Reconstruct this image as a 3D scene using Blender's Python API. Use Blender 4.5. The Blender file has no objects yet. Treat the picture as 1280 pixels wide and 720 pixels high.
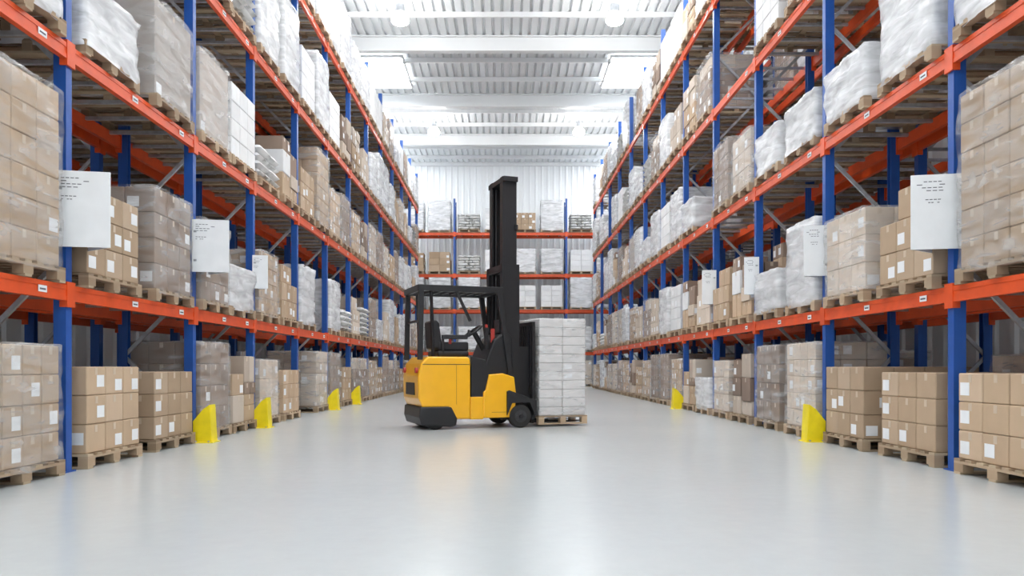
import bpy, bmesh, math, random
from mathutils import Vector, Matrix, noise
R = random.Random(7)
scene = bpy.context.scene
try:
    scene.view_settings.view_transform = 'Standard'
    scene.view_settings.look = 'None'
except Exception: pass

# ------------------------------------------------------------ materials
def mat(name):
    m = bpy.data.materials.new(name); m.use_nodes = True
    nt = m.node_tree; nt.nodes.clear()
    out = nt.nodes.new('ShaderNodeOutputMaterial')
    p = nt.nodes.new('ShaderNodeBsdfPrincipled')
    nt.links.new(p.outputs[0], out.inputs[0])
    return m, nt, p, out
def simple(name, col, rough=0.5, metal=0.0, var=0.06, scale=6, bump=0.0, coat=0):
    m, nt, p, out = mat(name)
    tc = nt.nodes.new('ShaderNodeTexCoord')
    n = nt.nodes.new('ShaderNodeTexNoise'); n.inputs['Scale'].default_value = scale; n.inputs['Detail'].default_value = 3
    nt.links.new(tc.outputs['Object'], n.inputs['Vector'])
    r = nt.nodes.new('ShaderNodeValToRGB')
    a = [max(0, c*(1-var*1.6)) for c in col]; b = [min(1, c*(1+var)) for c in col]
    r.color_ramp.elements[0].position = .3; r.color_ramp.elements[1].position = .7
    r.color_ramp.elements[0].color = (*a, 1); r.color_ramp.elements[1].color = (*b, 1)
    nt.links.new(n.outputs['Fac'], r.inputs[0]); nt.links.new(r.outputs[0], p.inputs['Base Color'])
    p.inputs['Roughness'].default_value = rough; p.inputs['Metallic'].default_value = metal
    if coat: p.inputs['Coat Weight'].default_value = coat
    return m
def island(name, cols, rough=0.75, objvar=0.12):
    """per-box colour variation (random per mesh island) + per pallet variation"""
    m, nt, p, out = mat(name)
    g = nt.nodes.new('ShaderNodeNewGeometry')
    r = nt.nodes.new('ShaderNodeValToRGB')
    els = r.color_ramp.elements
    while len(els) < len(cols): els.new(0.5)
    for i, c in enumerate(cols):
        els[i].position = i/(len(cols)-1); els[i].color = (*c, 1)
    nt.links.new(g.outputs['Random Per Island'], r.inputs[0])
    oi = nt.nodes.new('ShaderNodeObjectInfo')
    mr = nt.nodes.new('ShaderNodeMapRange'); mr.inputs['To Min'].default_value = 1-objvar*1.5; mr.inputs['To Max'].default_value = 1+objvar
    nt.links.new(oi.outputs['Random'], mr.inputs[0])
    tc = nt.nodes.new('ShaderNodeTexCoord')
    n = nt.nodes.new('ShaderNodeTexNoise'); n.inputs['Scale'].default_value = 5; n.inputs['Detail'].default_value = 3
    nt.links.new(tc.outputs['Object'], n.inputs['Vector'])
    mr2 = nt.nodes.new('ShaderNodeMapRange'); mr2.inputs['To Min'].default_value = .9; mr2.inputs['To Max'].default_value = 1.1
    nt.links.new(n.outputs['Fac'], mr2.inputs[0])
    mu = nt.nodes.new('ShaderNodeMath'); mu.operation = 'MULTIPLY'
    nt.links.new(mr.outputs[0], mu.inputs[0]); nt.links.new(mr2.outputs[0], mu.inputs[1])
    vm = nt.nodes.new('ShaderNodeVectorMath'); vm.operation = 'SCALE'
    nt.links.new(r.outputs[0], vm.inputs[0]); nt.links.new(mu.outputs[0], vm.inputs['Scale'])
    nt.links.new(vm.outputs[0], p.inputs['Base Color'])
    p.inputs['Roughness'].default_value = rough
    return m
M = {}
M['card'] = island('cardboard', [(.44,.31,.20),(.54,.395,.265),(.48,.345,.225),(.59,.445,.315)])
M['cardpale'] = island('cardboard_pale', [(.56,.47,.38),(.66,.57,.48),(.51,.42,.34)])
M['carddark'] = island('cardboard_dark', [(.27,.19,.145),(.34,.25,.19),(.23,.16,.12)])
M['cardgrey'] = island('cardboard_grey', [(.45,.40,.36),(.51,.45,.40)])
M['white'] = island('white_carton', [(.79,.79,.79),(.85,.855,.86),(.71,.72,.73)], .6, .06)
M['greyream'] = island('carried_carton', [(.68,.665,.655),(.74,.725,.715),(.63,.615,.605)], .6, .04)
M['sack'] = island('paper_sack', [(.78,.78,.775),(.72,.715,.70),(.82,.82,.82)], .6)
M['tape'] = simple('packing_tape', (.60,.49,.37), .3)
M['label'] = simple('label_paper', (.87,.89,.91), .5, var=.02)
M['wood'] = island('pallet_wood', [(.34,.24,.15),(.45,.33,.22),(.26,.18,.11),(.51,.40,.27)], .8)
M['blue'] = simple('rack_blue_paint', (.015,.090,.38), .38)
M['orange'] = simple('rack_orange_paint', (.76,.090,.016), .4)
M['galv'] = simple('galvanised_steel', (.50,.52,.55), .4, .6, .12, 12)
M['yellow'] = simple('yellow_guard_paint', (.92,.74,.01), .4)
M['fyel'] = simple('truck_yellow_paint', (.93,.47,.008), .3, var=.02, coat=.4)
M['black'] = simple('black_plastic', (.012,.012,.014), .45)
M['mast'] = simple('mast_steel', (.012,.012,.014), .42, .0)
M['rubber'] = simple('tyre_rubber', (.02,.02,.02), .8)
M['rim'] = simple('wheel_rim', (.05,.05,.055), .45, .3)
M['seat'] = simple('seat_vinyl', (.02,.02,.024), .55)
M['red'] = simple('red_plastic', (.45,.04,.03), .4)
M['ink'] = simple('printed_ink', (.10,.10,.13), .6)
M['whitepaint'] = simple('white_steel_paint', (.82,.835,.845), .5, var=.02, scale=1)
M['deck'] = simple('roof_deck_sheet', (.78,.805,.82), .5, var=.03, scale=.4)
M['wall'] = simple('wall_cladding', (.88,.90,.91), .5, var=.015, scale=.4)
def emis(name, col, s):
    m, nt, p, out = mat(name)
    p.inputs['Base Color'].default_value = (.9,.9,.9,1)
    p.inputs['Emission Color'].default_value = (*col,1); p.inputs['Emission Strength'].default_value = s
    return m
M['sky'] = emis('skylight_or_fill_diffuser', (.94,.975,1), 13)  # also the glow of the added fill panels
M['lampe'] = emis('lamp_glass', (1,.995,.98), 115)
def wrapmat(name, lo, hi, tint):
    m, nt, p, out = mat(name)
    tc = nt.nodes.new('ShaderNodeTexCoord')
    oi = nt.nodes.new('ShaderNodeObjectInfo')
    mp = nt.nodes.new('ShaderNodeMapping'); mp.inputs['Scale'].default_value = (1.2,1.2,5); mp.inputs['Rotation'].default_value = (.35,.25,0)
    nt.links.new(tc.outputs['Object'], mp.inputs[0]); nt.links.new(oi.outputs['Random'], mp.inputs['Location'])
    n = nt.nodes.new('ShaderNodeTexNoise'); n.inputs['Scale'].default_value = 1.6; n.inputs['Detail'].default_value = 3; n.inputs['Distortion'].default_value = .8
    nt.links.new(mp.outputs[0], n.inputs['Vector'])
    mr = nt.nodes.new('ShaderNodeMapRange'); mr.inputs['From Min'].default_value=.35; mr.inputs['From Max'].default_value=.7
    mr.inputs['To Min'].default_value=lo; mr.inputs['To Max'].default_value=hi
    nt.links.new(n.outputs['Fac'], mr.inputs[0])
    p.inputs['Base Color'].default_value = (*tint,1); p.inputs['Roughness'].default_value = .25
    b = nt.nodes.new('ShaderNodeBump'); b.inputs['Strength'].default_value=.35; b.inputs['Distance'].default_value=.05
    nt.links.new(n.outputs['Fac'], b.inputs['Height']); nt.links.new(b.outputs[0], p.inputs['Normal'])
    t = nt.nodes.new('ShaderNodeBsdfTransparent'); mx = nt.nodes.new('ShaderNodeMixShader')
    nt.links.new(mr.outputs[0], mx.inputs[0]); nt.links.new(t.outputs[0], mx.inputs[1]); nt.links.new(p.outputs[0], mx.inputs[2])
    nt.links.new(mx.outputs[0], out.inputs[0])
    return m
M['wrap'] = wrapmat('stretch_wrap', .05, .42, (.80,.805,.81))
M['wrapw'] = wrapmat('white_stretch_wrap', .4, .85, (.84,.85,.87))
def floormat():
    m, nt, p, out = mat('polished_concrete')
    tc = nt.nodes.new('ShaderNodeTexCoord')
    n = nt.nodes.new('ShaderNodeTexNoise'); n.inputs['Scale'].default_value=.35; n.inputs['Detail'].default_value=4; n.inputs['Roughness'].default_value=.5
    nt.links.new(tc.outputs['Object'], n.inputs['Vector'])
    r = nt.nodes.new('ShaderNodeValToRGB')
    r.color_ramp.elements[0].position=.2; r.color_ramp.elements[0].color=(.475,.505,.51,1)
    r.color_ramp.elements[1].position=.8; r.color_ramp.elements[1].color=(.53,.555,.555,1)
    nt.links.new(n.outputs['Fac'], r.inputs[0])
    n2 = nt.nodes.new('ShaderNodeTexNoise'); n2.inputs['Scale'].default_value=7; n2.inputs['Detail'].default_value=8; n2.inputs['Roughness'].default_value=.7
    nt.links.new(tc.outputs['Object'], n2.inputs['Vector'])
    mr = nt.nodes.new('ShaderNodeMapRange'); mr.inputs['To Min'].default_value=.94; mr.inputs['To Max'].default_value=1.06
    nt.links.new(n2.outputs['Fac'], mr.inputs[0])
    vm = nt.nodes.new('ShaderNodeVectorMath'); vm.operation='SCALE'
    nt.links.new(r.outputs[0], vm.inputs[0]); nt.links.new(mr.outputs[0], vm.inputs['Scale'])
    nt.links.new(vm.outputs[0], p.inputs['Base Color'])
    p.inputs['Roughness'].default_value=.22
    return m
M['floor'] = floormat()

# ------------------------------------------------------------ mesh builder
class MB:
    def __init__(s): s.v=[]; s.f=[]; s.m=[]; s.mats=[]; s.sm=[]
    def mi(s, k):
        if k not in s.mats: s.mats.append(k)
        return s.mats.index(k)
    def add(s, vs, fs, k, smooth=False):
        o=len(s.v); s.v += [tuple(v) for v in vs]; i=s.mi(k)
        for f in fs: s.f.append([o+a for a in f]); s.m.append(i); s.sm.append(smooth)
    def box(s, x0,x1,y0,y1,z0,z1,k, mtx=None):
        vs=[Vector((x,y,z)) for x in (x0,x1) for y in (y0,y1) for z in (z0,z1)]
        if mtx: vs=[mtx@v for v in vs]
        s.add(vs, [(0,1,3,2),(4,6,7,5),(0,4,5,1),(2,3,7,6),(0,2,6,4),(1,5,7,3)], k)
    def cbox(s, x0,x1,y0,y1,z0,z1,k,b=.008, mtx=None):
        """chamfered box"""
        vs=[];fs=[]
        X=(x0,x1);Y=(y0,y1);Z=(z0,z1)
        idx={}
        for i in (0,1):
            for j in (0,1):
                for l in (0,1):
                    sx=b*(1-2*i); sy=b*(1-2*j); sz=b*(1-2*l)
                    idx[i,j,l,'x']=len(vs); vs.append(Vector((X[i],Y[j]+sy,Z[l]+sz)))
                    idx[i,j,l,'y']=len(vs); vs.append(Vector((X[i]+sx,Y[j],Z[l]+sz)))
                    idx[i,j,l,'z']=len(vs); vs.append(Vector((X[i]+sx,Y[j]+sy,Z[l])))
                    fs.append((idx[i,j,l,'x'],idx[i,j,l,'y'],idx[i,j,l,'z']))
        for i in (0,1):
            fs.append(tuple(idx[i,j,l,'x'] for j,l in ((0,0),(1,0),(1,1),(0,1))))
            fs.append(tuple(idx[j,i,l,'y'] for j,l in ((0,0),(1,0),(1,1),(0,1))))
            fs.append(tuple(idx[j,l,i,'z'] for j,l in ((0,0),(1,0),(1,1),(0,1))))
        for i in (0,1):
            for j in (0,1):
                fs.append((idx[i,j,0,'x'],idx[i,j,1,'x'],idx[i,j,1,'y'],idx[i,j,0,'y']))
                fs.append((idx[i,0,j,'x'],idx[i,1,j,'x'],idx[i,1,j,'z'],idx[i,0,j,'z']))
                fs.append((idx[0,i,j,'y'],idx[1,i,j,'y'],idx[1,i,j,'z'],idx[0,i,j,'z']))
        if mtx: vs=[mtx@v for v in vs]
        s.add(vs,fs,k)
    def bar(s, a, b, w, h, k):
        a=Vector(a); b=Vector(b); d=b-a; L=d.length
        q=d.to_track_quat('X','Z').to_matrix().to_4x4()
        s.box(0,L,-w/2,w/2,-h/2,h/2,k, Matrix.Translation(a)@q)
    def cyl(s, a, b, r, k, n=20, r2=None):
        a=Vector(a); b=Vector(b); d=b-a
        q=d.to_track_quat('Z','Y').to_matrix().to_4x4(); mt=Matrix.Translation(a)@q
        r2=r if r2 is None else r2; L=d.length
        vs=[];
        for i in range(n):
            t=2*math.pi*i/n; vs.append(mt@Vector((r*math.cos(t),r*math.sin(t),0)))
        for i in range(n):
            t=2*math.pi*i/n; vs.append(mt@Vector((r2*math.cos(t),r2*math.sin(t),L)))
        s.add(vs,[(i,(i+1)%n,n+(i+1)%n,n+i) for i in range(n)],k,True)
        s.add(vs,[tuple(range(n-1,-1,-1)),tuple(range(n,2*n))],k)
    def prism(s, poly, y0, y1, k):
        """poly = list of (x,z), extruded along y"""
        n=len(poly)
        vs=[(x,y0,z) for x,z in poly]+[(x,y1,z) for x,z in poly]
        s.add(vs,[tuple(range(n)),tuple(range(2*n-1,n-1,-1))]+[(i,n+i,n+(i+1)%n,(i+1)%n) for i in range(n)],k)
    def mesh(s, name):
        me=bpy.data.meshes.new(name); me.from_pydata(s.v,[],s.f)
        for k in s.mats: me.materials.append(M[k])
        me.polygons.foreach_set('material_index', s.m)
        me.polygons.foreach_set('use_smooth', s.sm)
        bm=bmesh.new(); bm.from_mesh(me); bmesh.ops.recalc_face_normals(bm, faces=bm.faces); bm.to_mesh(me); bm.free()
        me.update(); return me
    def obj(s, name, loc=(0,0,0), rot=0, parent=None, bevel=0, seg=3):
        o=bpy.data.objects.new(name, s.mesh(name)); scene.collection.objects.link(o)
        o.location=loc; o.rotation_euler=(0,0,rot)
        if parent: o.parent=parent
        if bevel:
            md=o.modifiers.new('bevel','BEVEL'); md.width=bevel; md.segments=seg; md.limit_method='ANGLE'; md.angle_limit=math.radians(35)
            md.harden_normals=False
        return o
def inst(name, me, loc, rot=0, parent=None):
    o=bpy.data.objects.new(name, me); scene.collection.objects.link(o)
    o.location=loc; o.rotation_euler=(0,0,rot); o.parent=parent
    return o

# ------------------------------------------------------------ room
XL,XR=-7.9,8.1; YB=-9; YE=42.6; H=12.1
b=MB(); b.box(XL-.2,XR+.2,YB,YE+.2,-.2,0,'floor'); b.obj('floor')
def ribbed(name, n_len, length, pitch, depth, k, mtx):
    b=MB(); n=int(n_len/pitch); prof=[]
    for i in range(n):
        u=i*pitch
        prof += [(u,0),(u+pitch*.62,0),(u+pitch*.70,depth),(u+pitch*.92,depth)]
    prof.append((n*pitch,0))
    vs=[mtx@Vector((u,0,w)) for u,w in prof]+[mtx@Vector((u,length,w)) for u,w in prof]
    m=len(prof)
    b.add(vs,[(i,i+1,m+i+1,m+i) for i in range(m-1)],k)
    return b
b=ribbed('ceiling', XR-XL+.4, YE-YB+.2, .30, .07,'deck', Matrix.Translation((XL-.2,YB,H)))
b.box(XL-.2,XR+.2,YB,YE+.2,H+.12,H+.2,'deck')
b.obj('ceiling')
mt=Matrix(((1,0,0,XL-.2),(0,0,-1,YE),(0,1,0,0),(0,0,0,1)))
b=ribbed('w', XR-XL+.4, H+.15, .33,.035,'wall',mt)
b.box(XL-.2,XR+.2,YE+.01,YE+.2,0,H+.2,'wall'); b.obj('wall_back')
mt=Matrix(((0,0,1,XL),(1,0,0,YB),(0,1,0,0),(0,0,0,1)))
ribbed('w', YE-YB+.2, H+.15, .5,.05,'wall',mt).obj('wall_left')
mt=Matrix(((0,0,-1,XR),(1,0,0,YB),(0,1,0,0),(0,0,0,1)))
ribbed('w', YE-YB+.2, H+.15, .5,.05,'wall',mt).obj('wall_right')
b=MB(); b.box(XL,XR,YE-.16,YE-.05,H-.18,H+.1,'whitepaint'); b.obj('trim_1')
gy=[-6.7,-1.2,4.3,9.8,15.3,20.8,26.3,31.9,37.4]
for y in gy:
    b=MB()
    b.box(XL,XR,y-.13,y+.13,H-.52,H-.48,'whitepaint'); b.box(XL,XR,y-.13,y+.13,H-.04,H,'whitepaint')
    b.box(XL,XR,y-.02,y+.02,H-.48,H-.04,'whitepaint')
    b.obj('roof_girder')
    for dy in (1.85,3.7):
        b=MB(); yy=y+dy
        if yy<YE-.3:
            b.box(XL,XR,yy-.05,yy+.05,H-.16,H,'whitepaint'); b.obj('roof_purlin')
def skylight_or_fill(x,y,w=1.75,l=3.0):  # serves the visible roof skylights and the added fill panels
    b=MB(); z=H-.1
    b.box(x-w/2,x+w/2,y-l/2,y+l/2,z-.02,z,'sky')
    for a,c,d,e in ((x-w/2-.06,x-w/2,y-l/2-.06,y+l/2+.06),(x+w/2,x+w/2+.06,y-l/2-.06,y+l/2+.06),(x-w/2,x+w/2,y-l/2-.06,y-l/2),(x-w/2,x+w/2,y+l/2,y+l/2+.06)):
        b.box(a,c,d,e,z-.06,z+.04,'whitepaint')
    b.obj('skylight_or_fill')
for y in (1.5,7,12.5,18,29.2):  # last pair is in view; nearer pairs are unseen panels added as light sources
    for x in (-4.5,4.7): 
        skylight_or_fill(x,y)
for y in (34.6,40.2):  # added fill panels, hidden behind the rack tops, to brighten the end wall
    for x in (-6.4,6.6): skylight_or_fill(x,y,2.2,3.4)
for y in (7,18): skylight_or_fill(0,y,1.75,3.0)  # made-up centre panels out of view, added to light the aisle
lb=MB()
lb.cyl((0,0,.22),(0,0,.44),.13,'galv',16); lb.cyl((0,0,.18),(0,0,.22),.16,'whitepaint',20)
prof=[(.14,.18),(.20,.12),(.25,.04),(.26,-.03),(.22,-.09),(.12,-.13),(.0001,-.14)]
n=24; vs=[(r*math.cos(2*math.pi*i/n),r*math.sin(2*math.pi*i/n),z) for r,z in prof for i in range(n)]
lb.add(vs,[(a*n+i,a*n+(i+1)%n,(a+1)*n+(i+1)%n,(a+1)*n+i) for a in range(len(prof)-1) for i in range(n)],'lampe',True)
lb.cyl((0,0,.44),(0,0,.97),.012,'galv',6)
lme=lb.mesh('high_bay_lamp')
for y in (1,12,17.5,23,34):  # middle pair is an extra, added out of view to brighten the ceiling
    for x in (-3.05,3.25): inst('high_bay_lamp', lme, (x,y,H-.9))

# ------------------------------------------------------------ rack
def rack(name, ys, levels, top, loc, rot, depth=1.0, tags=True):
    b=MB()
    for y in ys:
        for x0 in (0,depth-.12):
            b.box(x0,x0+.12,y-.05,y-.035,0,top,'blue'); b.box(x0,x0+.12,y+.035,y+.05,0,top,'blue')
            fx = x0 if x0==0 else x0+.105
            b.box(fx,fx+.015,y-.035,y+.035,0,top,'blue')
            b.box(x0-.02,x0+.14,y-.09,y+.09,0,.012,'blue')
        z=.25; k=0
        while z+.9<top:
            a,c=(.06,depth-.06) if k%2==0 else (depth-.06,.06)
            b.bar((a,y,z),(c,y,z+.9),.035,.045,'galv'); z+=.9; k+=1
        for z in (.2,top-.2): b.bar((.06,y,z),(depth-.06,y,z),.035,.045,'galv')
    for L in levels:
        for i in range(len(ys)-1):
            y0,y1=ys[i]+.05,ys[i+1]-.05
            for x0,x1 in ((-.012,.04),(depth-.04,depth+.012)):
                b.box(x0,x1,y0-.05,y1+.05,L-.15,L,'orange')
                xo = x0-.006 if x0<0 else x1
                b.box(xo,xo+.006,y0,y1,L-.045,L,'orange'); b.box(xo,xo+.006,y0,y1,L-.15,L-.105,'orange')
                for yy,sg in ((y0,1),(y1,-1)):
                    a,c=(yy-.05,yy+.02) if sg>0 else (yy-.02,yy+.05)
                    b.box(x0-.012,x1+.012,a,c,L-.21,L+.03,'orange')
            n=5
            for j in range(n):
                yy=y0+(y1-y0)*(j+.5)/n
                b.box(.04,depth-.04,yy-.02,yy+.02,L-.05,L-.01,'galv')
            if tags:
                for fr in (.12,.55):
                    yy=y0+(y1-y0)*fr
                    b.box(-.022,-.0185,yy,yy+.13,L-.105,L-.045,'label')
                    b.box(-.0235,-.022,yy+.02,yy+.11,L-.085,L-.07,'ink')
    return b.obj(name, loc, rot)
LV=[1.78,4.07,6.3,8.6]; TOP=10.3
YLs=[4.5,7.47,10.5,13.0,15.75]+[18.4+2.75*i for i in range(8)]
YRs=[4.6,7.59,10.6,13.5,16.2]+[18.9+2.7*i for i in range(8)]
XFL,XFR=-4.15,4.33
rack('pallet_rack', sorted(-y for y in YLs), LV, TOP, (XFL,0,0), math.pi)
rack('pallet_rack', YRs, LV, TOP, (XFR,0,0), 0)
rack('pallet_rack', sorted(-y for y in YLs), LV, TOP, (XFL-1.25,0,0), math.pi, tags=False)
rack('pallet_rack', YRs, LV, TOP, (XFR+1.25,0,0), 0, tags=False)
LE=[1.78,3.97,5.8,7.95]; XE=[-5.46,-2.56,.33,3.22,6.11]; YEF=40.4
rack('pallet_rack', sorted(-x for x in XE), LE, 9.7, (0,YEF,0), math.pi/2, tags=False)

# ------------------------------------------------------------ pallet loads
def pallet(b, w=1.15, d=1.15):
    for i in range(7):
        y=-w/2+(w-.1)*i/6; b.box(-d/2,d/2,y,y+.1,.122,.144,'wood')
    for x in (-d/2,-.05,d/2-.1):
        b.box(x,x+.1,-w/2,w/2,.1,.122,'wood')
        for y in (-w/2,-.07,w/2-.14): b.box(x,x+.1,y,y+.14,.022,.1,'wood')
    for y in (-w/2,-.05,w/2-.1): b.box(-d/2,d/2,y,y+.1,0,.022,'wood')
def boxes(b, rnd, nx,ny,nz,h,k,w=1.1,d=1.1,z0=.146,labels=.5,tape=True,jit=.006,cx=0,cy=0):
    lh=h/nz
    for l in range(nz):
        for i in range(nx):
            for j in range(ny):
                if 0<i<nx-1 and 0<j<ny-1 and l<nz-1: continue
                x0=cx-d/2+d*i/nx+rnd.uniform(0,jit); x1=cx-d/2+d*(i+1)/nx-rnd.uniform(.002,jit)
                y0=cy-w/2+w*j/ny+rnd.uniform(0,jit); y1=cy-w/2+w*(j+1)/ny-rnd.uniform(.002,jit)
                za=z0+lh*l+.001; zb=z0+lh*(l+1)-.003
                b.cbox(x0,x1,y0,y1,za,zb,k)
                e=.0015
                if tape:
                    yc=(y0+y1)/2; xc=(x0+x1)/2
                    if i==0: b.box(x0-e,x0+e,yc-.025,yc+.025,zb-.08,zb-.01,'tape')
                    if i==nx-1: b.box(x1-e,x1+e,yc-.025,yc+.025,zb-.08,zb-.01,'tape')
                    if j==0: b.box(xc-.025,xc+.025,y0-e,y0+e,zb-.08,zb-.01,'tape')
                    if l==nz-1: b.box(x0+.01,x1-.01,yc-.025,yc+.025,zb-e,zb+e,'tape')
                lw=min(.14,(y1-y0)*.45); lz=min(.12,lh*.5)
                if i in (0,nx-1) and rnd.random()<labels:
                    xx=x0 if i==0 else x1; yl=y0+.03 if rnd.random()<.6 else y1-lw-.03; zl=za+.03+rnd.uniform(0,lh*.2)
                    b.box(xx-e*1.6,xx+e*1.6,yl,yl+lw,zl,zl+lz,'label')
                if j in (0,ny-1) and rnd.random()<labels:
                    yy=y0 if j==0 else y1; xl=x0+.03 if rnd.random()<.6 else x1-lw-.03; zl=za+.03+rnd.uniform(0,lh*.2)
                    b.box(xl,xl+lw,yy-e*1.6,yy+e*1.6,zl,zl+lz,'label')
def wrap(b, seed, h, k='wrap', w=1.13,d=1.13, z0=.09, amp=.02):
    n=16; m=14; vs=[]; P=[]
    for s_,(ax,ay,bx,by) in enumerate(((-1,-1,1,-1),(1,-1,1,1),(1,1,-1,1),(-1,1,-1,-1))):
        for i in range(n):
            t=i/n; P.append(((ax+(bx-ax)*t),(ay+(by-ay)*t)))
    N=len(P)
    for l in range(m+1):
        z=z0+(h+.146-z0+.012)*l/m
        for (px,py) in P:
            nz=noise.noise(Vector((px*2.3+seed*7,py*2.3,z*5)))*amp + noise.noise(Vector((px*7+seed*3,py*7,z*12)))*amp*.4
            r=1+ (nz+.012)/.56
            cr=1-.03*((abs(px)*abs(py))**6)
            zz=z+(noise.noise(Vector((px*3,py*3,seed)))*.015 if l in (0,m) else 0)
            vs.append((px*d/2*r*cr,py*w/2*r*cr,zz))
    fs=[(l*N+i,l*N+(i+1)%N,(l+1)*N+(i+1)%N,(l+1)*N+i) for l in range(m) for i in range(N)]
    o=len(vs); top=h+.146+.012
    for (px,py) in P:
        vs.append((px*d/2*.6,py*w/2*.6,top+noise.noise(Vector((px*4,py*4,seed)))*.02))
    vs.append((0,0,top+.01))
    for i in range(N):
        fs.append((m*N+i,m*N+(i+1)%N,o+(i+1)%N,o+i)); fs.append((o+i,o+(i+1)%N,o+N))
    b.add(vs,fs,k,True)
def sacks(b, rnd, layers, k='sack', z=.146):
    for l in range(layers):
        nx,ny=(2,3) if l%2==0 else (3,2)
        for i in range(nx):
            for j in range(ny):
                w=1.14/nx; d=1.14/ny; cx=-.57+w*(i+.5)+rnd.uniform(-.015,.015); cy=-.57+d*(j+.5)+rnd.uniform(-.015,.015)
                vs=[];fs=[];n=8
                ph=rnd.uniform(0,9)
                for a in range(n+1):
                    for c in range(n+1):
                        u=a/n*2-1; v=c/n*2-1
                        e=max(0,(1-abs(u)**5)*(1-abs(v)**5))**.5
                        hh=.075*e+noise.noise(Vector((u*2+ph,v*2,l)))*.012
                        vs.append((cx+u*w/2*1.0,cy+v*d/2*1.0,z+.07+hh))
                o=len(vs)
                for a in range(n+1):
                    for c in range(n+1):
                        u=a/n*2-1; v=c/n*2-1
                        e=max(0,(1-abs(u)**5)*(1-abs(v)**5))**.5
                        vs.append((cx+u*w/2,cy+v*d/2,z+.07-.068*e))
                for a in range(n):
                    for c in range(n):
                        q=a*(n+1)+c
                        fs.append((q,q+n+1,q+n+2,q+1)); fs.append((o+q,o+q+1,o+q+n+2,o+q+n+1))
                for a in range(n):
                    fs.append((a,a+1,o+a+1,o+a)); q=n*(n+1)+a; fs.append((q,q+1,o+q+1,o+q))
                    q=a*(n+1); fs.append((q,q+n+1,o+q+n+1,o+q)); q=a*(n+1)+n; fs.append((q,q+n+1,o+q+n+1,o+q))
                b.add(vs,fs,k,True)
        z+=.135
def stepped(b,r,k):
    boxes(b,r,2,3,2,.66,k,labels=.5); boxes(b,r,2,2,1,.33,k,w=.72,d=1.06,z0=.812,labels=.5,cy=.18)
def mixed(b,r,i):
    ks=['card','carddark','cardpale','white']
    # four columns of differently sized goods
    for cx in (-.28,.28):
        for cy in (-.28,.28):
            z=.146; top=r.uniform(.75,1.35)
            while z<top:
                h=r.choice((.18,.25,.33,.42)); nx=r.choice((1,1,2)); ny=r.choice((1,1,2))
                boxes(b,r,nx,ny,1,h,r.choice(ks[:3] if i else ks),w=r.uniform(.48,.55),d=r.uniform(.48,.55),z0=z,labels=.4,cx=cx,cy=cy,jit=.01); z+=h
L={}
def reg(key,name,fn,n=2):
    L[key]=[]
    for i in range(n):
        b=MB(); sd=sum(map(ord,key)); rnd=random.Random(sd*13+i); pallet(b); fn(b,rnd,i+sd%17)
        L[key].append((name,b.mesh(name)))
reg('c3','pallet_of_cartons',lambda b,r,s: boxes(b,r,3,3,3,.86,'card'))
reg('c4','pallet_of_cartons',lambda b,r,s: boxes(b,r,3,3,3,.80,'card',labels=.2))
reg('c2','pallet_of_cartons',lambda b,r,s: stepped(b,r,'card'))
reg('cs','pallet_of_cartons',lambda b,r,s: stepped(b,r,'cardpale'))
reg('mx','pallet_of_mixed_cartons',lambda b,r,s: mixed(b,r,s%2),4)
reg('mw','wrapped_mixed_pallet',lambda b,r,s: (boxes(b,r,2,3,3,.8,'carddark',w=1.08,d=1.08,labels=.3),boxes(b,r,2,3,1,.3,'cardpale',w=1.0,d=1.0,z0=.946,labels=.3),wrap(b,s,1.1,amp=.03)))
reg('cw','shrink_wrapped_cartons',lambda b,r,s:(boxes(b,r,3,4,4,1.05,'card',w=1.08,d=1.08),wrap(b,s,1.05)))
reg('ct','shrink_wrapped_cartons',lambda b,r,s:(boxes(b,r,3,3,6,1.62,'card',w=1.08,d=1.08,labels=.12),wrap(b,s,1.62)))
reg('cp','shrink_wrapped_cartons',lambda b,r,s:(boxes(b,r,3,4,5,1.2,'cardpale',w=1.08,d=1.08,labels=.4),wrap(b,s,1.2)))
reg('cl','shrink_wrapped_cartons',lambda b,r,s:(boxes(b,r,3,3,3,.98,'cardpale',w=1.08,d=1.08,labels=.4),wrap(b,s,.98)))
reg('cd','shrink_wrapped_cartons',lambda b,r,s:(boxes(b,r,3,3,4,1.2,'carddark',w=1.08,d=1.08,labels=.15),wrap(b,s,1.2)))
reg('ww','shrink_wrapped_pallet',lambda b,r,s:(boxes(b,r,2,3,4,1.15,'white',w=1.06,d=1.06,tape=False,labels=.1),wrap(b,s,1.15,'wrapw',amp=.03)))
reg('wt','shrink_wrapped_pallet',lambda b,r,s:(boxes(b,r,3,4,7,1.5,'white',w=1.06,d=1.06,tape=False,labels=.1),wrap(b,s,1.5,'wrapw',amp=.03)))
reg('wl','shrink_wrapped_pallet',lambda b,r,s:(boxes(b,r,3,4,3,.62,'white',w=1.06,d=1.06,tape=False,labels=.1),wrap(b,s,.62,'wrapw',amp=.035)))
reg('wc','pallet_of_white_cartons',lambda b,r,s: boxes(b,r,2,3,4,1.1,'white',tape=False,labels=.1))
reg('sk','pallet_of_sacks',lambda b,r,s:sacks(b,r,6))
reg('sl','pallet_of_sacks',lambda b,r,s:sacks(b,r,4))
reg('gl','pallet_bulk_carton',lambda b,r,s:(boxes(b,r,1,1,1,1.15,'cardgrey',w=1.08,d=1.08,labels=1),wrap(b,s,1.15)))
WT={'c3':1,'c2':1,'cs':2,'cw':2,'ct':1,'cp':2,'cl':2,'cd':3,'ww':5,'wt':2,'wl':3,'sk':2,'sl':2,'gl':1,'wc':2,'mx':4,'mw':3}
WH={'cs':1,'cp':2,'cd':2,'ww':7,'wt':5,'wl':3,'sk':3,'wc':4,'mx':2,'mw':1}
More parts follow.
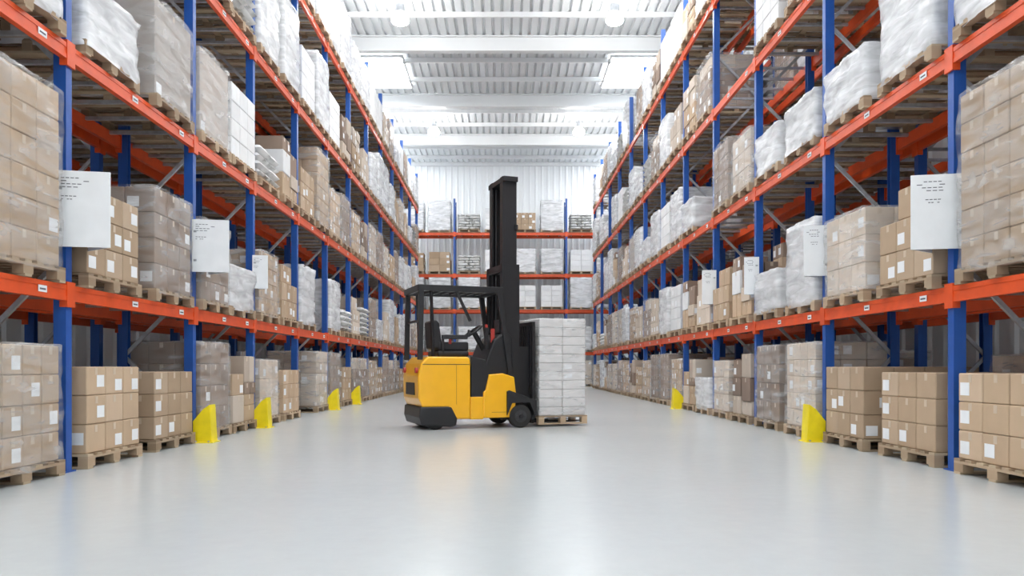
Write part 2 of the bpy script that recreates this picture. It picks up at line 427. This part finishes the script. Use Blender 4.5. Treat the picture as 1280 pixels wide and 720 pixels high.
WF={'c3':4,'c4':2,'cw':3,'cd':3,'cp':2,'cl':2,'wl':1,'ww':1,'mx':3,'mw':3}
def pick(W): 
    ks=list(W); return R.choices(ks,[W[k] for k in ks])[0]
def place(key,x,y,z,rot):
    nm,me=R.choice(L[key]); 
    inst(nm,me,(x,y,z+.001),rot+R.choice((0,math.pi))+R.uniform(-.012,.012))
EX={
 ('L',0,1,0):'cw',('L',0,1,1):'ct',('L',0,1,2):'ww',('L',0,0,0):'cl',('L',0,0,1):'ct',('L',0,0,2):'sk',
 ('L',1,0,0):'c3',('L',1,1,0):'c4',('L',1,0,1):'c3',('L',1,1,1):'cd',('L',1,0,2):'wl',('L',1,1,2):'gl',
 ('L',2,0,0):'cd',('L',2,1,0):'mx',('L',2,0,1):'mw',('L',2,1,1):'wl',('L',2,0,2):'gl',('L',2,1,2):'wc',
 ('L',3,0,0):'cl',('L',3,1,0):'c4',('L',3,0,1):'cw',('L',3,1,1):'c2',('L',3,0,2):'sl',('L',3,1,2):'mx',
 ('R',0,1,0):'c4',('R',0,1,1):'ct',('R',0,1,2):'ww',('R',0,0,0):'c3',('R',0,0,1):'ct',('R',0,0,2):'wt',
 ('R',1,0,0):'c4',('R',1,1,0):'c3',('R',1,0,1):'c2',('R',1,1,1):'cl',('R',1,0,2):'ww',('R',1,1,2):'wl',
 ('R',2,0,0):'cp',('R',2,1,0):'cd',('R',2,0,1):'ww',('R',2,1,1):'wl',('R',2,0,2):'wl',('R',2,1,2):'wl',
 ('R',2,0,3):'ct',('R',2,1,3):'wc',('R',3,0,1):'mx',('R',3,0,2):'cl',
}
for side,YS,xf,sg in (('L',YLs,XFL,-1),('R',YRs,XFR,1)):
    for row in (0,1):
        for bay in range(len(YS)-1):
            y0,y1=YS[bay],YS[bay+1]; q=(y1-y0)/4
            for slot in (0,1):
                yc=(y0+y1)/2+(-1 if slot==0 else 1)*(q-.005 if y1-y0>2.6 else .59)
                for lv in range(5):
                    z=0 if lv==0 else LV[lv-1]
                    key=EX.get((side,bay,slot,lv)) if row==0 else None
                    if key is None:
                        if row==1 and R.random()<.25: continue
                        if row==0 and R.random()<.04: continue
                        key=pick(WF if lv==0 else (WT if lv<=2 else WH))
                    place(key, xf+sg*(.5+1.25*row+R.uniform(-.02,.02)*(1-row)), yc+R.uniform(-.015,.015), z, 0)
for i in range(4):
    for slot in (0,1):
        for lv in range(5):
            z=0 if lv==0 else LE[lv-1]
            x=(XE[i]+XE[i+1])/2+(-.69 if slot==0 else .69)
            key=R.choice(['ww','ww','wc','wc','ww','wt','wt','sk'])
            if lv==0: key=R.choice(['cp','wc','ww'])
            if lv==4 and i==2 and slot==0: key='c3'
            if lv==3 and i==0: key='c2'
            if lv in (1,3) and key=='wt': key='ww'
            place(key,x,YEF+.5,z,0)

# ------------------------------------------------------------ post guards
gb=MB()
gb.prism([(0,0),(.25,0),(.215,.50),(.13,.44),(0,.28)],-.01,.01,'yellow')
gb.prism([(.235,0),(.25,0),(.22,.50),(.205,.50)],.01,.20,'yellow')
gb.box(0,.28,-.06,.22,0,.012,'yellow')
for px_,py_ in ((.05,-.04),(.22,-.04)): gb.cyl((px_,py_,.012),(px_,py_,.028),.014,'galv',8)
gme=gb.mesh('rack_post_guard')
for y in (YLs[2],YLs[3],YLs[5],YLs[6]): inst('rack_post_guard',gme,(XFL+.03,y-.12,0))
gme2=gme.copy(); 
for v in gme2.vertices: v.co.x*=-1
gme2.flip_normals()
for y in (YRs[2],YRs[5]): inst('rack_post_guard',gme2,(XFR-.03,y-.12,0))

# ------------------------------------------------------------ aisle signs (V-shaped placards on the posts)
def sign(x,y,z,w,h,s):
    b=MB()
    a=Vector((0,0,0)); c=Vector((w*s,w*.2,0)); d=Vector((w*s*.2,w*.75,0))
    def panel(p,q,flip):
        dd=(q-p); L=dd.length
        mt=Matrix.Translation(p)@dd.to_track_quat('X','Z').to_matrix().to_4x4()
        b.box(0,L,-.004,.004,0,h,'label',mt)
        rr=random.Random(3)
        for i,(fz,fw) in enumerate(((.90,.35),(.86,.55),(.82,.4),(.78,.45),(.66,.3),(.62,.22))):
            zz=h*fz; ww=L*fw; x0=L*.10 if s>0 else L*.55-ww*.3
            for k in range(4):
                if rr.random()<.2: continue
                xa=x0+ww*k/4; b.box(xa,xa+ww*.18,-.0056,.0056,zz,zz+h*.010,'ink',mt)
    panel(a,c,0); panel(c,d,1)
    for f in (.2,.75): b.box(min(0,s*.06),max(0,s*.06),0,.03,h*f,h*(f+.04),'galv')
    b.obj('aisle_sign',(x,y,z))
for i,(w,h,z) in ((1,(.47,.72,2.14)),(2,(.46,.70,2.27)),(3,(.24,.55,2.3))):
    sign((XFL-.08 if i==1 else XFL+.0),YLs[i]-.085,z,w,h,1)
for i,(w,h,z) in ((1,(.48,.72,2.14)),(2,(.32,.68,2.23)),(3,(.24,.64,2.25)),(4,(.28,.7,2.3))):
    sign((XFR+.10 if i==1 else XFR+.04),YRs[i]-.085,z,w,h,-1)

# ------------------------------------------------------------ forklift
TH=math.radians(20)
fk=bpy.data.objects.new('forklift',None); scene.collection.objects.link(fk)
org=Vector((-1.33,12.4,0))+Matrix.Rotation(TH,3,'Z')@Vector((0,.55,0))
fk.location=org; fk.rotation_euler=(0,0,TH)
W=.55
b=MB(); b.prism([(.04,.36),(-.02,.5),(-.03,.85),(.02,1.06),(.12,1.17),(.80,1.17),(.84,1.12),(.84,.16),(.48,.16),(.46,.36)],-W,W,'fyel'); b.obj('counterweight_body',parent=fk,bevel=.035,seg=4)
b=MB(); b.prism([(1.06,.17),(1.60,.17),(1.64,.5),(1.60,.84),(1.40,.90),(1.16,.88),(1.10,.62),(1.06,.60)],-W,W,'fyel'); b.obj('front_body',parent=fk,bevel=.03,seg=4)
b=MB(); b.box(.84,1.07,-W+.01,W-.01,.15,.52,'fyel'); b.obj('step_panel',parent=fk,bevel=.02)
b=MB(); b.box(.82,1.14,-W+.1,W-.1,.5,1.0,'black'); b.box(.86,1.05,-W+.015,-W+.11,.52,.535,'black')
b.prism([(.86,.50),(1.12,.50),(1.16,.86),(1.1,1.12),(.86,1.18)],-W+.03,-W+.09,'black'); b.obj('footwell',parent=fk,bevel=.01)
b=MB(); b.prism([(.03,.07),(-.01,.2),(.0,.37),(.52,.37),(.62,.18),(.60,.06),(.5,.04)],-W-.01,W+.01,'black'); b.obj('rear_skirt',parent=fk,bevel=.03,seg=3)
b=MB()
b.box(-.035,-.015,-.3,.3,.55,.75,'black')
for y in (-.42,.42): b.cyl((-.05,y,.95),(-.01,y,.95),.045,'red',14)
b.box(.04,.82,-W-.002,-W+.01,1.04,1.05,'black'); b.box(.6,.604,-W-.002,-W+.01,.4,1.04,'black')
b.box(1.2,1.55,-W-.002,-W+.01,.26,.265,'black')
b.obj('vents_and_lights',parent=fk)
b=MB(); b.box(.35,.88,-.34,.34,1.17,1.27,'black'); b.box(.38,.90,-.27,.27,1.27,1.42,'seat'); b.obj('seat_cushion',parent=fk,bevel=.035)
b=MB(); b.prism([(.30,1.3),(.46,1.3),(.40,1.72),(.35,1.78),(.27,1.76)],-.26,.26,'seat'); b.obj('seat_back',parent=fk,bevel=.035)
b=MB(); b.box(.42,.85,-.37,-.29,1.46,1.53,'seat'); b.box(.42,.46,-.34,-.30,1.2,1.46,'black'); b.box(.86,.9,-.34,-.31,1.5,1.62,'black'); b.box(.55,.6,-.28,-.26,1.38,1.5,'red'); b.obj('armrest',parent=fk,bevel=.015)
b=MB(); b.prism([(1.10,.85),(1.62,.85),(1.60,1.52),(1.50,1.60),(1.28,1.46),(1.14,1.1)],-.44,.44,'black'); b.obj('dashboard',parent=fk,bevel=.03)
b=MB(); b.cyl((1.3,0,1.2),(1.08,0,1.58),.045,'black'); 
b.box(1.16,1.22,-.33,-.29,1.3,1.66,'black'); b.box(1.26,1.32,-.36,-.32,1.35,1.64,'red'); b.cyl((1.19,-.31,1.66),(1.19,-.31,1.71),.025,'red',12)
b.box(1.42,1.50,-.3,-.05,1.58,1.80,'black')
b.obj('steering_column',parent=fk)
bpy.ops.mesh.primitive_torus_add(major_radius=.18,minor_radius=.018,major_segments=32,minor_segments=8)
o=bpy.context.object; o.name='steering_wheel'; o.parent=fk; o.location=(1.05,0,1.6); o.rotation_euler=(0,math.radians(-35),0); o.data.materials.append(M['black'])
b=MB(); b.bar((1.05-.13,0,1.51),(1.05+.13,0,1.69),.03,.012,'black'); b.bar((1.05,-.17,1.6),(1.05,.17,1.6),.03,.012,'black'); b.obj('steering_spokes',parent=fk)
b=MB()
for y in (-.47,.47):
    b.bar((.02,y,1.12),(.04,y,2.24),.07,.08,'mast')
    b.bar((.24,y*.96,1.15),(.2,y,2.24),.045,.045,'mast')
    b.bar((1.36,y,2.24),(1.56,y,.86),.07,.08,'mast')
    b.bar((0,y,2.27),(1.42,y,2.27),.07,.10,'mast')
for x in (.02,1.38): b.bar((x,-.5,2.27),(x,.5,2.27),.08,.10,'mast')
for i in range(1,9): b.bar((.02+1.36*i/9,-.47,2.27),(.02+1.36*i/9,.47,2.27),.03,.05,'mast')
b.bar((.04,-.47,1.75),(.04,.47,1.75),.03,.04,'mast')
b.bar((.62,-.47,2.24),(.86,-.47,1.75),.045,.045,'mast')
b.obj('overhead_guard',parent=fk,bevel=.008,seg=2)
b=MB()
for y in (-.40,.40):
    s=1 if y>0 else -1
    b.box(1.44,1.74,y-.014,y+.014,.12,2.72,'mast')
    for x in (1.44,1.715): b.box(x,x+.025,min(y,y-s*.10),max(y,y-s*.10),.12,2.72,'mast')
    yi=y-s*.08
    b.box(1.47,1.72,yi-.014,yi+.014,.5,4.2,'mast')
    for x in (1.47,1.695): b.box(x,x+.025,min(yi,yi-s*.12),max(yi,yi-s*.12),.5,4.2,'mast')
    b.cyl((1.56,y-s*.15,.2),(1.56,y-s*.15,2.6),.045,'mast',14); b.cyl((1.56,y-s*.15,2.6),(1.56,y-s*.15,4.1),.03,'mast',12)
    b.box(1.62,1.63,y-s*.24-.02,y-s*.24+.02,.7,4.05,'rim')
    b.cyl((1.2,y*.9,.7),(1.5,y*.9,1.0),.03,'mast',12)
for z,x0,x1,hh in ((4.15,1.47,1.72,.08),(3.35,1.68,1.72,.08),(2.66,1.44,1.52,.12),(1.5,1.46,1.5,.08),(.2,1.46,1.74,.12)):
    b.box(x0,x1,-.4,.4,z-hh/2,z+hh/2,'mast')
b.cyl((1.6,-.03,.3),(1.6,-.03,2.3),.05,'mast',16)
b.obj('mast',parent=fk)
b=MB()
for z in (.14,.55): b.box(1.92,1.99,-.5,.5,z,z+.12,'mast')
b.box(1.93,1.98,-.52,.52,1.70,1.76,'mast')
for i in range(10): 
    y=-.52+ (1.04-.05)*i/9; b.box(1.93,1.98,y,y+.05,.15,1.72,'mast')
for y in (-.36,-.24,.2,.31): b.box(1.74,1.93,y,y+.04,.2,1.35,'mast')
for y in (-.34,.22):
    b.box(1.99,2.03,y,y+.12,.05,.6,'mast')
    b.prism([(1.99,.06),(2.92,.07),(2.92,.08),(2.05,.10),(1.99,.10)],y,y+.12,'mast')
b.obj('fork_carriage',parent=fk)
def wheel(x,y,r,w,name):
    b=MB(); 
    b.cyl((x,y-w/2+.015,r),(x,y+w/2-.015,r),r,'rubber',36)
    b.cyl((x,y-w/2,r),(x,y-w/2+.015,r),r*.9,'rubber',36,r); b.cyl((x,y+w/2-.015,r),(x,y+w/2,r),r,'rubber',36,r*.9)
    b.cyl((x,y-w/2-.006,r),(x,y-w/2+.02,r),r*.55,'rim',24); b.cyl((x,y-w/2-.03,r),(x,y-w/2,r),r*.2,'black',12)
    for i in range(6):
        t=i*math.pi/3; b.cyl((x+r*.38*math.cos(t),y-w/2-.018,r+r*.38*math.sin(t)),(x+r*.38*math.cos(t),y-w/2,r+r*.38*math.sin(t)),.012,'rim',6)
    b.obj(name,parent=fk)
wheel(1.70,-.51,.19,.14,'front_wheel_1'); wheel(1.70,.51,.19,.14,'front_wheel_2')
wheel(.27,-.44,.17,.14,'rear_wheel_1'); wheel(.27,.44,.17,.14,'rear_wheel_2')
b=MB(); 
for s in (-1,1):
    b.prism([(1.46,.2),(1.55,.41),(1.86,.41),(1.93,.25),(1.93,.2),(1.98,.2),(1.98,.45),(1.5,.62),(1.46,.6)],min(s*.44,s*.59),max(s*.44,s*.59),'black')
b.obj('mudguards',parent=fk,bevel=.01)
# load on forks
b=MB(); rnd=random.Random(5)
w,d=1.02,.90
for i in range(6):
    y=-w/2+(w-.1)*i/5; b.box(-d/2,d/2,y,y+.1,.122,.144,'wood')
for x in (-d/2,-.05,d/2-.1):
    b.box(x,x+.1,-w/2,w/2,.1,.122,'wood')
    for y in (-w/2,-.04,w/2-.1): b.box(x,x+.1,y,y+.1,.022,.1,'wood')
for y in (-w/2,-.05,w/2-.1): b.box(-d/2,d/2,y,y+.1,0,.022,'wood')
boxes(b,rnd,2,3,11,1.64,'greyream',w=.97,d=.86,tape=False,labels=.05,jit=.006)
wrap(b,4,1.64,'wrap',w=1.0,d=.88,amp=.012)
o=b.obj('carried_pallet_load'); 
o.location=org+Matrix.Rotation(TH,3,'Z')@Vector((2.50,0,.035)); o.rotation_euler=(0,0,TH)

# ------------------------------------------------------------ world + camera
w=bpy.data.worlds.new('w'); scene.world=w; w.use_nodes=True
bg=w.node_tree.nodes['Background']; bg.inputs[0].default_value=(.91,.96,1,1); bg.inputs[1].default_value=1.6
cd=bpy.data.cameras.new('cam'); cam=bpy.data.objects.new('camera',cd); scene.collection.objects.link(cam)
cam.location=(0,0,1.0); cam.rotation_euler=(math.pi/2,0,0)
cd.sensor_width=36; cd.lens=979/1280*36; cd.shift_x=10/1280; cd.shift_y=99/1280
scene.camera=cam
